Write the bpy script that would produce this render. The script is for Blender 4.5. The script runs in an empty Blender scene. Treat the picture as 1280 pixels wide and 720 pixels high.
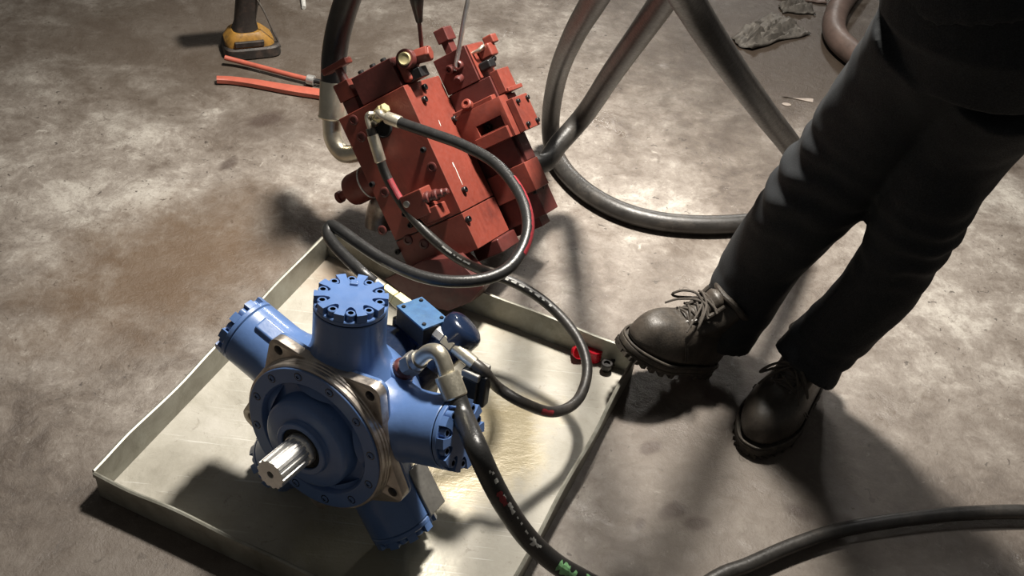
import bpy, bmesh, math, random
from math import sin, cos, pi, radians, sqrt
from mathutils import Vector, Matrix, noise
V = Vector
random.seed(4)
scn = bpy.context.scene
COL = scn.collection

# ------------------------------------------------------------------ camera
FPX, PITCH, ROLL, CAMH = 1380.0, radians(41.8), radians(6.8), 1.5
_f = V((0, cos(PITCH), -sin(PITCH))); _r0 = V((1, 0, 0)); _u0 = _r0.cross(_f)
CR = _r0 * cos(ROLL) + _u0 * sin(ROLL); CU = -_r0 * sin(ROLL) + _u0 * cos(ROLL); CF = _f
CO = V((0, 0, CAMH))
cam = bpy.data.cameras.new('camera'); camo = bpy.data.objects.new('camera', cam); COL.objects.link(camo)
cam.sensor_width = 36; cam.lens = FPX / 1280 * 36; cam.clip_start = 0.02
m = Matrix((CR, CU, -CF)).transposed().to_4x4(); m.translation = CO
camo.matrix_world = m
scn.camera = camo

# ------------------------------------------------------------------ world, lamps, exposure
scn.view_settings.view_transform = 'Standard'; scn.view_settings.look = 'None'
scn.view_settings.exposure = 0.0; scn.view_settings.gamma = 1; scn.view_settings.use_curve_mapping = False
w = bpy.data.worlds.new('workshop_air'); scn.world = w; w.use_nodes = True
w.node_tree.nodes['Background'].inputs[0].default_value = (1.0, 0.95, 0.88, 1)
w.node_tree.nodes['Background'].inputs[1].default_value = 0.08

def area(name, loc, target, size, power, color, spread=180, size_y=None):
    l = bpy.data.lights.new(name, 'AREA'); l.energy = power; l.color = color; l.size = size
    if size_y: l.shape = 'RECTANGLE'; l.size_y = size_y
    l.spread = radians(spread)
    o = bpy.data.objects.new(name, l); COL.objects.link(o); o.location = loc
    o.rotation_euler = (V(target) - V(loc)).to_track_quat('-Z', 'Y').to_euler()
    return o
area('overhead_lamp', (0.16, 2.12, 2.25), (0.12, 1.80, 0), 0.22, 45, (1.0, 0.935, 0.84), 92)
area('fill_light', (1.0, 2.15, 2.9), (-0.1, 1.4, 0), 0.6, 17, (1.0, 0.97, 0.93), 150, 0.25)  # added fill with no seen source; brightens the manifold's right-hand faces
area('far_lamp', (0.85, 5.7, 2.0), (0.2, 2.0, 0), 0.30, 9, (1.0, 0.96, 0.90), 90)

# ------------------------------------------------------------------ pixel <-> place helpers
def ray(px, py): return CR * ((px - 640) / FPX) - CU * ((py - 360) / FPX) + CF
def at(px, py, z=0.0):
    d = ray(px, py); return CO + d * ((z - CO.z) / d.z)
def atd(px, py, depth): return CO + ray(px, py) * depth
def frame(o, x, y, z):
    M = Matrix((x, y, z)).transposed().to_4x4(); M.translation = o; return M
def local(M, px, py, axis, val):
    I = M.inverted(); o = I @ CO; d = I.to_3x3() @ ray(px, py)
    t = (val - o[axis]) / d[axis]; return o + d * t
MOT = frame(V((-0.2576, 1.063, 0.2178)), V((-0.4456, -0.8848, 0.1363)).normalized(), V((0.8949, -0.4446, 0.0396)).normalized(), V((0.0256, 0.1396, 0.9899)).normalized())
RED = frame(V((-0.0721, 1.6088, 0.1507)), V((0.7674, -0.1065, 0.6325)).normalized(), V((0.3786, 0.8712, -0.3127)).normalized(), V((-0.5176, 0.4793, 0.7087)).normalized())
def ml(px, py, ax, v): return local(MOT, px, py, ax, v)
def rl(px, py, ax, v): return local(RED, px, py, ax, v)

# ------------------------------------------------------------------ materials
class NT:
    def __init__(s, name):
        s.m = bpy.data.materials.new(name); s.m.use_nodes = True; s.t = s.m.node_tree; s.b = s.t.nodes['Principled BSDF']
    def n(s, typ, **kw):
        x = s.t.nodes.new(typ)
        for k, v in kw.items():
            if k in x.inputs: x.inputs[k].default_value = v
            else: setattr(x, k, v)
        return x
    def l(s, a, b): s.t.links.new(a, b)
    def coord(s, kind='Object'): return s.n('ShaderNodeTexCoord').outputs[kind]
    def noise(s, co, scale, detail=5, rough=.6, dist=0):
        x = s.n('ShaderNodeTexNoise'); s.l(co, x.inputs['Vector'])
        x.inputs['Scale'].default_value = scale; x.inputs['Detail'].default_value = detail
        x.inputs['Roughness'].default_value = rough; x.inputs['Distortion'].default_value = dist
        return x.outputs['Fac']
    def ramp(s, fac, stops, interp='LINEAR'):
        x = s.n('ShaderNodeValToRGB'); s.l(fac, x.inputs[0]); e = x.color_ramp; e.interpolation = interp
        while len(e.elements) < len(stops): e.elements.new(0.5)
        for i, (p, c) in enumerate(stops):
            e.elements[i].position = p
            e.elements[i].color = (c, c, c, 1) if isinstance(c, (int, float)) else (*c, 1)
        return x.outputs[0]
    def mix(s, fac, a, b, mode='MIX'):
        x = s.n('ShaderNodeMix', data_type='RGBA', blend_type=mode)
        for i, v in ((0, fac), (6, a), (7, b)):
            if hasattr(v, 'is_linked') or isinstance(v, bpy.types.NodeSocket): s.l(v, x.inputs[i])
            elif i == 0: x.inputs[0].default_value = v
            else: x.inputs[i].default_value = (*v, 1)
        return x.outputs[2]
    def math(s, op, a, b=0.0, clamp=False):
        x = s.n('ShaderNodeMath', operation=op, use_clamp=clamp)
        for i, v in ((0, a), (1, b)):
            if isinstance(v, bpy.types.NodeSocket): s.l(v, x.inputs[i])
            else: x.inputs[i].default_value = v
        return x.outputs[0]
    def bump(s, h, strength=.3, dist=.002):
        x = s.n('ShaderNodeBump'); x.inputs['Strength'].default_value = strength; x.inputs['Distance'].default_value = dist
        s.l(h, x.inputs['Height']); s.l(x.outputs[0], s.b.inputs['Normal'])
    def blob(s, co, c, rx, ry, ang, edge, nz, amt=.5):
        """soft blob mask around world point c, ragged by noise nz"""
        mp = s.n('ShaderNodeMapping', vector_type='TEXTURE'); s.l(co, mp.inputs[0])
        mp.inputs['Location'].default_value = (c[0], c[1], 0); mp.inputs['Rotation'].default_value = (0, 0, ang)
        mp.inputs['Scale'].default_value = (rx, ry, 1000)
        ln = s.n('ShaderNodeVectorMath', operation='LENGTH'); s.l(mp.outputs[0], ln.inputs[0])
        v = s.math('ADD', s.math('MULTIPLY', ln.outputs['Value'], .62), s.math('MULTIPLY', s.math('SUBTRACT', nz, .5), amt * 2))
        return s.ramp(v, [(max(0, .5 - edge), 1), (min(1, .5 + edge), 0)])

def paint(name, col, rough=.4, metal=0, var=.25, scale=30, bump=.15, coat=0, wear=None, dirt=None):
    t = NT(name); co = t.coord()
    n1 = t.noise(co, scale, 6, .65); n2 = t.noise(co, scale * 6, 4, .6)
    dark = tuple(c * (1 - var) for c in col); light = tuple(min(1, c * (1 + var)) for c in col)
    c = t.ramp(n1, [(.3, dark), (.7, light)])
    if dirt: c = t.mix(t.ramp(t.noise(co, scale * .45, 6, .7), [(.5, 0), (.68, 1)]), c, dirt)
    if wear: c = t.mix(t.ramp(t.noise(co, scale * 1.7, 7, .75), [(.66, 0), (.70, 1)]), c, wear)
    t.l(c, t.b.inputs['Base Color'])
    t.l(t.ramp(n2, [(.3, rough * .8), (.7, min(1, rough * 1.25))]), t.b.inputs['Roughness'])
    t.b.inputs['Metallic'].default_value = metal
    t.b.inputs['Coat Weight'].default_value = coat; t.b.inputs['Coat Roughness'].default_value = .15
    t.bump(n2, bump, .001)
    return t.m
MAT = dict(
    blue=paint('blue_machine_enamel', (.086, .160, .350), .34, 0, .10, 14, .30, .35),
    navy=paint('dark_navy_enamel', (.008, .016, .040), .2, 0, .15, 14, .2, .3),
    sky=paint('light_blue_plate', (.024, .095, .225), .55, 0, .25, 60, .2, 0, dirt=(.04, .12, .23)),
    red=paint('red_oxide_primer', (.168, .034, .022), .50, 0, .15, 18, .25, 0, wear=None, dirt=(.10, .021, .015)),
    dred=paint('dark_and_shaded_red', (.085, .020, .017), .45, 0, .2, 18, .3, 0, dirt=(.045, .013, .012)),  # shaded copy of the red primer for dim parts, plus a dark red ring
    black=paint('black_oxide_steel', (.015, .015, .016), .4, .3, .3, 40, .1),
    hole=paint('seal_and_bore_shade', (.006, .006, .007), .8),  # black seal; elsewhere the colour stands in for shade inside recesses
    rubber=paint('black_hose_rubber', (.018, .018, .018), .33, 0, .3, 60, .35),
    rubber_dusty=paint('dusty_hose_rubber', (.026, .024, .022), .40, 0, .35, 35, .4, 0, wear=(.11, .10, .085), dirt=(.055, .048, .041)),
    rubber_brown=paint('brown_dusty_rubber', (.085, .058, .048), .5, 0, .3, 20, .4),
    zinc=paint('zinc_plated_steel', (.64, .60, .49), .36, .85, .12, 50, .1),
    steel=paint('machined_steel', (.78, .77, .74), .34, .85, .15, 40, .12),
    worn=paint('worn_flange_steel', (.50, .45, .40), .36, .85, .25, 20, .2, 0, dirt=(.22, .15, .11)),
    dullsteel=paint('dull_grey_steel', (.30, .29, .27), .45, .7, .2, 30, .2),
    brass=paint('yellow_zinc_brass', (.50, .44, .24), .5, .6, .15, 50, .1),
    redprint=paint('red_hose_print', (.24, .022, .03), .5, 0, .3, 250, .2, 0, wear=(.03, .02, .02)),
    whiteprint=paint('white_hose_print', (.55, .55, .52), .6, 0, .3, 200, .1),
    green=paint('pale_green_paint_smear', (.22, .48, .22), .5, 0, .3, 120, .3),
    redcap=paint('red_plastic', (.62, .012, .03), .25, 0, .1, 30, .05),
    blackcap=paint('black_plastic', (.010, .008, .007), .35),
    orange=paint('salmon_red_paint', (.40, .10, .065), .42, 0, .15, 30, .1, .2),
    yellow=paint('dirty_yellow_plastic', (.28, .145, .025), .5, 0, .3, 60, .2, 0, dirt=(.07, .045, .022)),
    tool=paint('dirty_black_plastic', (.025, .022, .02), .55, 0, .3, 60, .3, 0, dirt=(.07, .05, .04)),
    drip=paint('dried_paint_drip', (.26, .22, .19), .6),
    foil=paint('dirty_grey_cloth', (.10, .09, .078), .7, 0, .45, 60, .6, 0, dirt=(.05, .045, .04)),
    skin=paint('skin', (.42, .24, .17), .5, 0, .1, 60, .1),
    hair=paint('black_hair', (.012, .010, .009), .5),
    cloth=paint('black_workwear_cloth', (.0075, .0095, .0120), .85, 0, .2, 90, .4),
    leather=paint('worn_brown_black_leather', (.042, .035, .028), .46, 0, .35, 45, .5, 0, dirt=(.020, .017, .014)),
    sole=paint('dirty_rubber_sole', (.035, .029, .023), .7, 0, .4, 60, .5, 0, dirt=(.09, .075, .055)),
    lace=paint('brown_lace', (.050, .042, .034), .8, 0, .3, 200, .5),
)

# ------------------------------------------------------------------ object helpers
def obj(name, bm, mat, parent=None, smooth=True, angle=32, bevel=0, segs=2, mods=None):
    me = bpy.data.meshes.new(name)
    if isinstance(bm, bpy.types.Mesh): me = bm; me.name = name
    else:
        bmesh.ops.recalc_face_normals(bm, faces=bm.faces); bm.to_mesh(me); bm.free()
    if smooth:
        me.polygons.foreach_set('use_smooth', [True] * len(me.polygons)); me.set_sharp_from_angle(angle=radians(angle))
    me.materials.clear(); me.materials.append(mat)
    o = bpy.data.objects.new(name, me); COL.objects.link(o)
    if parent: o.parent = parent
    if bevel:
        b = o.modifiers.new('edge', 'BEVEL'); b.width = bevel; b.segments = segs; b.limit_method = 'ANGLE'; b.angle_limit = radians(35); b.harden_normals = True
    return o
def tag(o, label, cat, group=None, kind=None):
    if label: o['label'] = label
    if cat: o['category'] = cat
    if group: o['group'] = group
    if kind: o['kind'] = kind
    return o
def thing(name, label, cat, M=None, group=None):
    o = bpy.data.objects.new(name, None); COL.objects.link(o); o.empty_display_size = .05
    if M is not None: o.matrix_world = M
    return tag(o, label, cat, group)
def T(v): return Matrix.Translation(V(v))
def axisM(o, z, x=None):
    z = V(z).normalized(); x = V(x) if x is not None else (V((1, 0, 0)) if abs(z.x) < .8 else V((0, 1, 0)))
    x = (x - z * x.dot(z)).normalized(); return frame(V(o), x, z.cross(x), z)
def box(bm, lo, hi, M=None):
    r = bmesh.ops.create_cube(bm, size=1)
    lo, hi = V(lo), V(hi); c = (lo + hi) / 2; s = hi - lo
    for v in r['verts']:
        v.co = V((v.co.x * s.x, v.co.y * s.y, v.co.z * s.z)) + c
        if M is not None: v.co = M @ v.co
def lathe(bm, prof, M=None, seg=32, closed_ends=True, a0=0):
    M = M or Matrix.Identity(4); rings = []
    for r, h in prof:
        if r < 1e-6: rings.append([bm.verts.new(M @ V((0, 0, h)))])
        else: rings.append([bm.verts.new(M @ V((r * cos(a0 + 2 * pi * i / seg), r * sin(a0 + 2 * pi * i / seg), h))) for i in range(seg)])
    for A, B in zip(rings, rings[1:]):
        for i in range(seg):
            j = (i + 1) % seg
            if len(A) == 1 and len(B) == 1: continue
            if len(A) == 1: bm.faces.new((A[0], B[i], B[j]))
            elif len(B) == 1: bm.faces.new((A[i], A[j], B[0]))
            else: bm.faces.new((A[i], A[j], B[j], B[i]))
    if closed_ends:
        for R in (rings[0], rings[-1]):
            if len(R) > 2:
                try: bm.faces.new(R)
                except ValueError: pass
def cyl(bm, a, b, r, r2=None, seg=24, ch=0):
    a, b = V(a), V(b); h = (b - a).length; r2 = r if r2 is None else r2
    p = [(r, 0), (r2, h)] if not ch else [(r - ch, 0), (r, ch), (r2, h - ch), (r2 - ch, h)]
    lathe(bm, p, axisM(a, b - a), seg)
def prism(pts_lists, h, M, bevel=0):
    """outline with holes -> thick plate (local z 0..h)"""
    cu = bpy.data.curves.new('tmp', 'CURVE'); cu.dimensions = '2D'; cu.fill_mode = 'BOTH'
    cu.extrude = h / 2 - bevel; cu.bevel_depth = bevel; cu.bevel_resolution = 1; cu.offset = -bevel
    for pts in pts_lists:
        s = cu.splines.new('POLY'); s.points.add(len(pts) - 1); s.use_cyclic_u = True
        for i, p in enumerate(pts): s.points[i].co = (p[0], p[1], 0, 1)
    o = bpy.data.objects.new('tmp', cu); COL.objects.link(o)
    dg = bpy.context.evaluated_depsgraph_get()
    me = bpy.data.meshes.new_from_object(o.evaluated_get(dg))
    bpy.data.objects.remove(o); bpy.data.curves.remove(cu)
    bm = bmesh.new(); bm.from_mesh(me); bpy.data.meshes.remove(me)
    bmesh.ops.remove_doubles(bm, verts=bm.verts, dist=1e-6)
    bm.transform(M @ T((0, 0, h / 2))); return bm
def circ(c, r, n=24, a0=0): return [(c[0] + r * cos(a0 + 2 * pi * i / n), c[1] + r * sin(a0 + 2 * pi * i / n)) for i in range(n)]
def resample(P, n, closed=False):
    """Catmull-Rom through P, even spacing, n+1 points"""
    P = [V(p) for p in P]; Q = [P[0] * 2 - P[1]] + P + [P[-1] * 2 - P[-2]]; S = []
    for i in range(1, len(Q) - 2):
        a, b, c, d = Q[i - 1:i + 3]
        for k in range(24):
            t = k / 24
            S.append(.5 * ((2 * b) + (c - a) * t + (2 * a - 5 * b + 4 * c - d) * t * t + (3 * b - a - 3 * c + d) * t ** 3))
    S.append(P[-1]); L = [0]
    for a, b in zip(S, S[1:]): L.append(L[-1] + (b - a).length)
    out = []; j = 0
    for i in range(n + 1):
        s = L[-1] * i / n
        while j < len(L) - 2 and L[j + 1] < s: j += 1
        u = (s - L[j]) / max(1e-9, L[j + 1] - L[j]); out.append(S[j].lerp(S[j + 1], min(1, u)))
    return out
def frames(S):
    F = []; x = None
    for i, p in enumerate(S):
        t = (S[min(i + 1, len(S) - 1)] - S[max(i - 1, 0)]).normalized()
        if x is None: x = (V((0, 0, 1)) - t * t.z); x = x.normalized() if x.length > .1 else V((1, 0, 0))
        x = (x - t * x.dot(t)).normalized(); F.append((p, x, t.cross(x), t))
    return F
def tube(bm, P, r, n=60, seg=16, raw=False, rfn=None, caps=True):
    S = P if raw else resample(P, n); F = frames(S); rings = []
    for i, (p, x, y, t) in enumerate(F):
        u = i / (len(F) - 1); rr = rfn(u) if rfn else r
        rings.append([bm.verts.new(p + x * (rr * cos(2 * pi * k / seg)) + y * (rr * sin(2 * pi * k / seg))) for k in range(seg)])
    for A, B in zip(rings, rings[1:]):
        for k in range(seg): bm.faces.new((A[k], A[(k + 1) % seg], B[(k + 1) % seg], B[k]))
    if caps:
        bm.faces.new(rings[0]); bm.faces.new(rings[-1])
def patch(bm, S, r, u0, u1, tow, half, jag=0):
    """thin printed strip on the hose surface, on the side facing direction tow (a fixed world direction)"""
    F = frames(S); i0, i1 = int(u0 * (len(F) - 1)), int(u1 * (len(F) - 1)); prev = None; K = 4
    for i in range(i0, i1 + 1):
        p, x, y, t = F[i]; d = V(tow); d = (d - t * d.dot(t)).normalized(); s = t.cross(d)
        row = []
        h = half * (1 - jag * random.random())
        for k in range(K + 1):
            a = h * (2 * k / K - 1); row.append(bm.verts.new(p + (d * cos(a) + s * sin(a)) * (r + .0006)))
        if prev:
            for k in range(K): bm.faces.new((prev[k], prev[k + 1], row[k + 1], row[k]))
        prev = row
def copytree(o, parent=None, M=None):
    c = o.copy(); COL.objects.link(c); c.parent = parent
    if M is not None: c.matrix_world = M
    for ch in o.children: copytree(ch, c)
    return c
_shared = {}
def shared(key, build):
    if key not in _shared: _shared[key] = build()
    return _shared[key]
def inst(name, me, mat, parent, M):
    if not me.materials: me.materials.append(mat)
    o = bpy.data.objects.new(name, me); COL.objects.link(o); o.parent = parent; o.matrix_local = M; return o
def mesh_of(bm, name, smooth=True):
    bmesh.ops.recalc_face_normals(bm, faces=bm.faces); me = bpy.data.meshes.new(name); bm.to_mesh(me); bm.free()
    if smooth: me.polygons.foreach_set('use_smooth', [True] * len(me.polygons)); me.set_sharp_from_angle(angle=radians(35))
    return me
def socket_bolt(r=.0068, h=.009):
    bm = bmesh.new()
    lathe(bm, [(r, 0), (r, h - .001), (r - .001, h), (r * .58, h)], None, 18, False)
    lathe(bm, [(r * .58, h), (r * .55, h - .005), (0, h - .005)], None, 18, False)
    me = mesh_of(bm, 'bolt'); me['r'] = r; return me
def socket_shade(me, mat, rad):  # colours the socket's inside near black for the shade in it
    me.materials.append(mat); me.materials.append(MAT['hole'])
    for p in me.polygons:
        if sqrt(p.center.x ** 2 + p.center.y ** 2) < rad * .575: p.material_index = 1
def hexnut(bm, a, b, r, ch=.0012):
    a, b = V(a), V(b); h = (b - a).length
    lathe(bm, [(r - ch, 0), (r, ch), (r, h - ch), (r - ch, h)], axisM(a, b - a), 6)

# ================================================================== SETTING: floor
def floor_mat():
    t = NT('oily_workshop_concrete'); co = t.coord()
    n0 = t.noise(co, 1.4, 6, .6); n1 = t.noise(co, 7, 8, .7, .4); n2 = t.noise(co, 34, 8, .75, .6); n3 = t.noise(co, 160, 4, .7)
    mixn = t.math('ADD', t.math('MULTIPLY', n0, .45), t.math('ADD', t.math('MULTIPLY', n1, .35), t.math('MULTIPLY', n2, .20)))
    c = t.ramp(mixn, [(.41, (.062, .047, .037)), (.47, (.125, .103, .085)), (.53, (.205, .180, .156)), (.59, (.35, .325, .29))])
    c = t.mix(t.ramp(n3, [(.52, 0), (.72, .5)]), c, (.085, .066, .053))
    c = t.mix(t.ramp(t.noise(co, 22, 9, .8, 1.2), [(.56, 0), (.66, .6)]), c, (.080, .061, .048))
    c = t.mix(t.ramp(t.noise(co, 26, 9, .8, 1.0), [(.60, 0), (.68, .7)]), c, (.40, .375, .335))
    # scattered little dark chips and droppings
    c = t.mix(t.ramp(t.noise(co, 55, 3, .5, 1.0), [(.685, 0), (.70, .85)]), c, (.045, .036, .03))
    rg = t.noise(co, 11, 7, .7, .3)
    def wet(c, pos, rx, ry, a, col, amt, edge=.25):  # darker floor blob: wet oil stains, also shade painted into the corners
        mk = t.blob(co, pos, rx, ry, a, edge, rg, .45); mk = t.math('MULTIPLY', mk, amt); return t.mix(mk, c, col), mk
    p = at(215, 330); c, w1 = wet(c, p, .33, .20, .9, (.085, .052, .028), .9)
    p = at(1010, 60); c, w2 = wet(c, p, .62, .65, .3, (.036, .025, .017), .95)
    p = at(330, 160); c, w3 = wet(c, p, .14, .07, .1, (.07, .053, .042), .6)
    p = at(250, 40); c, shade_tl = wet(c, p, .85, .42, .1, (.072, .055, .041), .85)  # painted light falloff: dim floor towards the top left, not wet
    p = at(950, 650); c, shade_br = wet(c, p, .50, .60, .4, (.095, .078, .064), .7, .4)  # painted shade: soft darkening of the lower right floor, not wet
    p = at(180, 690); c, shade_bl = wet(c, p, .35, .2, .4, (.085, .068, .055), .7, .4)  # painted corner darkening at the lower left, not wet
    for q, s in (((330, 150), .05), ((525, 500 - 300), .03), ((285, 205), .03), ((840, 638), .035), ((870, 655), .03), ((800, 655), .02), ((1000, 640), .03), ((1060, 655), .03), ((895, 495), .045), ((812, 560), .025)):
        c, _ = wet(c, at(*q), s, s * .6, random.random() * 3, (.048, .032, .025), .75, .15)
    t.l(c, t.b.inputs['Base Color'])
    r = t.ramp(n1, [(.3, .42), (.55, .58), (.75, .75)])
    r = t.mix(t.ramp(t.noise(co, 5, 6, .65, .5), [(.56, 0), (.66, 1)]), r, (.22, .22, .22))
    r = t.mix(t.math('ADD', w1, w2, True), r, (.52, .52, .52))
    t.l(r, t.b.inputs['Roughness'])
    h = t.math('ADD', t.math('MULTIPLY', n1, 1.0), t.math('ADD', t.math('MULTIPLY', n2, .5), t.math('MULTIPLY', n3, .12)))
    t.bump(h, .7, .007)
    return t.m
bm = bmesh.new(); box(bm, (-6, -4, -.1), (6, 10, 0))
fl = obj('floor', bm, floor_mat(), None, False); fl['kind'] = 'structure'; fl['label'] = 'oily stained bare concrete workshop floor'

# ================================================================== drip tray
def tray_mat():
    t = NT('galvanised_tray_sheet'); co = t.coord()
    n1 = t.noise(co, 6, 7, .65, .3); n2 = t.noise(co, 60, 5, .7)
    mp = t.n('ShaderNodeMapping'); t.l(co, mp.inputs[0]); mp.inputs['Scale'].default_value = (5, 180, 5); mp.inputs['Rotation'].default_value = (0, 0, .6)
    sc = t.noise(mp.outputs[0], 1.2, 3, .5, .3)
    c = t.ramp(n1, [(.3, (.22, .205, .165)), (.5, (.34, .322, .275)), (.72, (.45, .43, .385))])
    c = t.mix(t.ramp(n2, [(.60, 0), (.72, .6)]), c, (.27, .25, .205))
    c = t.mix(t.ramp(sc, [(.64, 0), (.70, .5)]), c, (.60, .60, .56)); c = t.mix(t.ramp(t.noise(co, 30, 8, .8, 1.5), [(.58, 0), (.64, .45)]), c, (.17, .15, .12))
    rg = t.noise(co, 9, 6, .7, .3)
    oil = t.blob(co, at(590, 560), .20, .13, .8, .12, rg, .35)
    oil2 = t.blob(co, at(455, 680), .16, .14, .2, .12, rg, .35)
    c = t.mix(t.math('MULTIPLY', oil, .75), c, (.36, .29, .15))
    c = t.mix(t.math('MULTIPLY', oil2, .65), c, (.27, .25, .17))
    st = t.blob(co, at(450, 340), .12, .08, .4, .2, rg, .4); c = t.mix(t.math('MULTIPLY', st, .6), c, (.26, .17, .11))
    rim = t.blob(co, at(560, 380), .30, .05, -.35, .2, rg, .4); c = t.mix(t.math('MULTIPLY', rim, .55), c, (.30, .26, .19))
    pk = t.blob(co, at(760, 405, .03), .05, .05, 0, .2, rg, .3); c = t.mix(t.math('MULTIPLY', pk, .55), c, (.20, .07, .08))
    t.l(c, t.b.inputs['Base Color']); t.b.inputs['Metallic'].default_value = .1
    r = t.ramp(n1, [(.3, .50), (.7, .72)]); r = t.mix(t.math('ADD', oil, oil2, True), r, (.34, .34, .34))
    t.l(r, t.b.inputs['Roughness'])
    t.bump(t.math('ADD', t.math('MULTIPLY', n1, 2.2), t.math('ADD', t.math('MULTIPLY', n2, .25), t.math('MULTIPLY', sc, .15))), .45, .004)
    return t.m
def dirty_wall_mat():
    t = NT('dull_tray_wall'); co = t.coord(); n = t.noise(co, 14, 7, .7, .4)
    t.l(t.ramp(n, [(.3, (.16, .15, .12)), (.55, (.28, .275, .235)), (.75, (.36, .36, .32))]), t.b.inputs['Base Color'])
    t.b.inputs['Metallic'].default_value = .4; t.l(t.ramp(n, [(.3, .35), (.7, .55)]), t.b.inputs['Roughness']); t.bump(n, .4, .003)
    return t.m
TM, TW = tray_mat(), dirty_wall_mat()
cA, cB, cC, cD = V((-.6212, 1.0589, 0)), V((-.3821, 1.7059, 0)), V((.2437, 1.4738, 0)), V((.0056, .8303, 0))
corners = [cA, cB, cC, cD]
tray = thing('drip_tray', 'large shallow galvanised sheet metal tray holding the blue motor', 'tray')
bm = bmesh.new()
g = 20
grid = [[bm.verts.new(cA.lerp(cB, i / g).lerp(cD.lerp(cC, i / g), j / g) + V((0, 0, .0015 + (.0012 * noise.noise(V((i * .35, j * .35, 0))) if 0 < i < g and 0 < j < g else 0)))) for j in range(g + 1)] for i in range(g + 1)]
for i in range(g):
    for j in range(g): bm.faces.new((grid[i][j], grid[i + 1][j], grid[i + 1][j + 1], grid[i][j + 1]))
obj('tray_floor', bm, TM, tray)
ctr = sum(corners, V()) / 4
for k in range(4):
    a, b = corners[k], corners[(k + 1) % 4]; bm = bmesh.new(); n = 40
    d = (b - a).normalized(); out = V((d.y, -d.x, 0)); out = out if out.dot((a + b) / 2 - ctr) > 0 else -out
    rings = []
    for i in range(n + 1):
        u = i / n; p = a.lerp(b, u); e = min(1, 8 * u, 8 * (1 - u))
        wob = (.003 * noise.noise(V((u * 4.3, k * 7.1, 0))) + .0008 * sin(u * 19 + k)) * e
        zt = .062 + .004 * noise.noise(V((u * 5, 3 + k, 0)))
        rings.append([bm.verts.new(p + out * o_ + V((0, 0, z_))) for o_, z_ in ((0, .0012), (wob * .5, zt * .5), (wob, zt), (wob + .003, zt + .0012), (wob + .0062, zt - .0005), (wob + .0062, zt - .008), (wob + .0025, zt - .009), (wob * .5 + .0025, zt * .5), (.0025, .0012))])
    for A, B in zip(rings, rings[1:]):
        for q in range(9): bm.faces.new((A[q], A[(q + 1) % 9], B[(q + 1) % 9], B[q]))
    bm.faces.new(rings[0]); bm.faces.new(rings[-1])
    obj('tray_wall', bm, TW, tray, angle=40)

# ================================================================== blue radial motor  (local x = shaft, y = right, z = up)
motor = thing('hydraulic_motor', 'blue five cylinder radial hydraulic motor with splined shaft lying in the tray', 'motor', MOT)
def RX(a): # frame: local z = radial direction at angle a, local x = shaft
    r = V((0, cos(a), sin(a))); x = V((1, 0, 0)); return frame(V((0, 0, 0)), x, r.cross(x), r)
XA = frame(V((0, 0, 0)), V((0, 1, 0)), V((0, 0, 1)), V((1, 0, 0)))   # lathe axis -> shaft axis
DC, RC, RS = -.0592, .0535, .2189
bm = bmesh.new()
lathe(bm, [(0, -.150), (.060, -.150), (.082, -.144), (.100, -.130), (.112, -.110), (.117, -.085), (.118, -.05), (.117, -.03), (.119, -.018)], XA, 72, False)
lathe(bm, [(.119, -.018), (0, -.018)], XA, 72, False)
obj('housing', bm, MAT['blue'], motor)
BOLT = socket_bolt(.0072, .010); socket_shade(BOLT, MAT['blue'], .0072)
def head_outline(R, n, rin, half):
    pts = []
    for k in range(n):
        a = 2 * pi * k / n
        for (rr, da) in ((R, -pi / n), (R, -pi / n * .55), (R, -half), (rin + .006, -half * .95), (rin, -half * .5), (rin - .0015, 0), (rin, half * .5), (rin + .006, half * .95), (R, half), (R, pi / n * .55)):
            pts.append((rr * cos(a + da), rr * sin(a + da)))
    return pts
for k, adeg in enumerate((90, 162, 18, -54, 234)):
    F = RX(radians(adeg)); F.translation = V((DC, 0, 0))
    bm = bmesh.new()
    lathe(bm, [(.080, .080), (.068, .100), (.0600, .114), (.0560, .126), (.0540, .138), (RC, .15), (RC, .197), (RC - .001, .1985)], F, 56, False)
    if adeg in (90, 162):  # raised casting pad on the flank
        pass
    obj('cylinder_barrel', bm, MAT['blue'], motor)
    bm = bmesh.new(); lathe(bm, [(.050, .1985), (.0515, .1995), (RC, .201), (RC, .2065), (RC - .0012, .208), (0, .208)], F, 56, False)
    hd = obj('cylinder_head', bm, MAT['blue'], motor)
    nb = 10
    bm = prism([head_outline(RC - .0004, nb, .0325, .175)], .0120, F @ T((0, 0, .2075)), 0)
    obj('head_cover', bm, MAT['blue'], hd, angle=40)
    for q in range(nb):
        a = 2 * pi * q / nb
        inst('bolt', BOLT, MAT['blue'], hd, F @ T((.0425 * cos(a), .0425 * sin(a), .2078)))
    bm = bmesh.new(); box(bm, (-.006, -.006, .214), (.006, .006, .223), F @ Matrix.Rotation(.5, 4, 'Z') @ T((-.028, 0, 0)))
    if adeg == 90: obj('lug', bm, MAT['blue'], hd, bevel=.002)
    else: bm.free()
# casting pad on the left barrel and ribs
F = RX(radians(162)); F.translation = V((DC, 0, 0))
bm = bmesh.new(); box(bm, (-.014, RC - .012, .135), (.012, RC + .005, .180), F @ Matrix.Rotation(-.30, 4, 'Z'))
obj('casting_pad', bm, MAT['blue'], motor, bevel=.004, segs=3)
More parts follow.
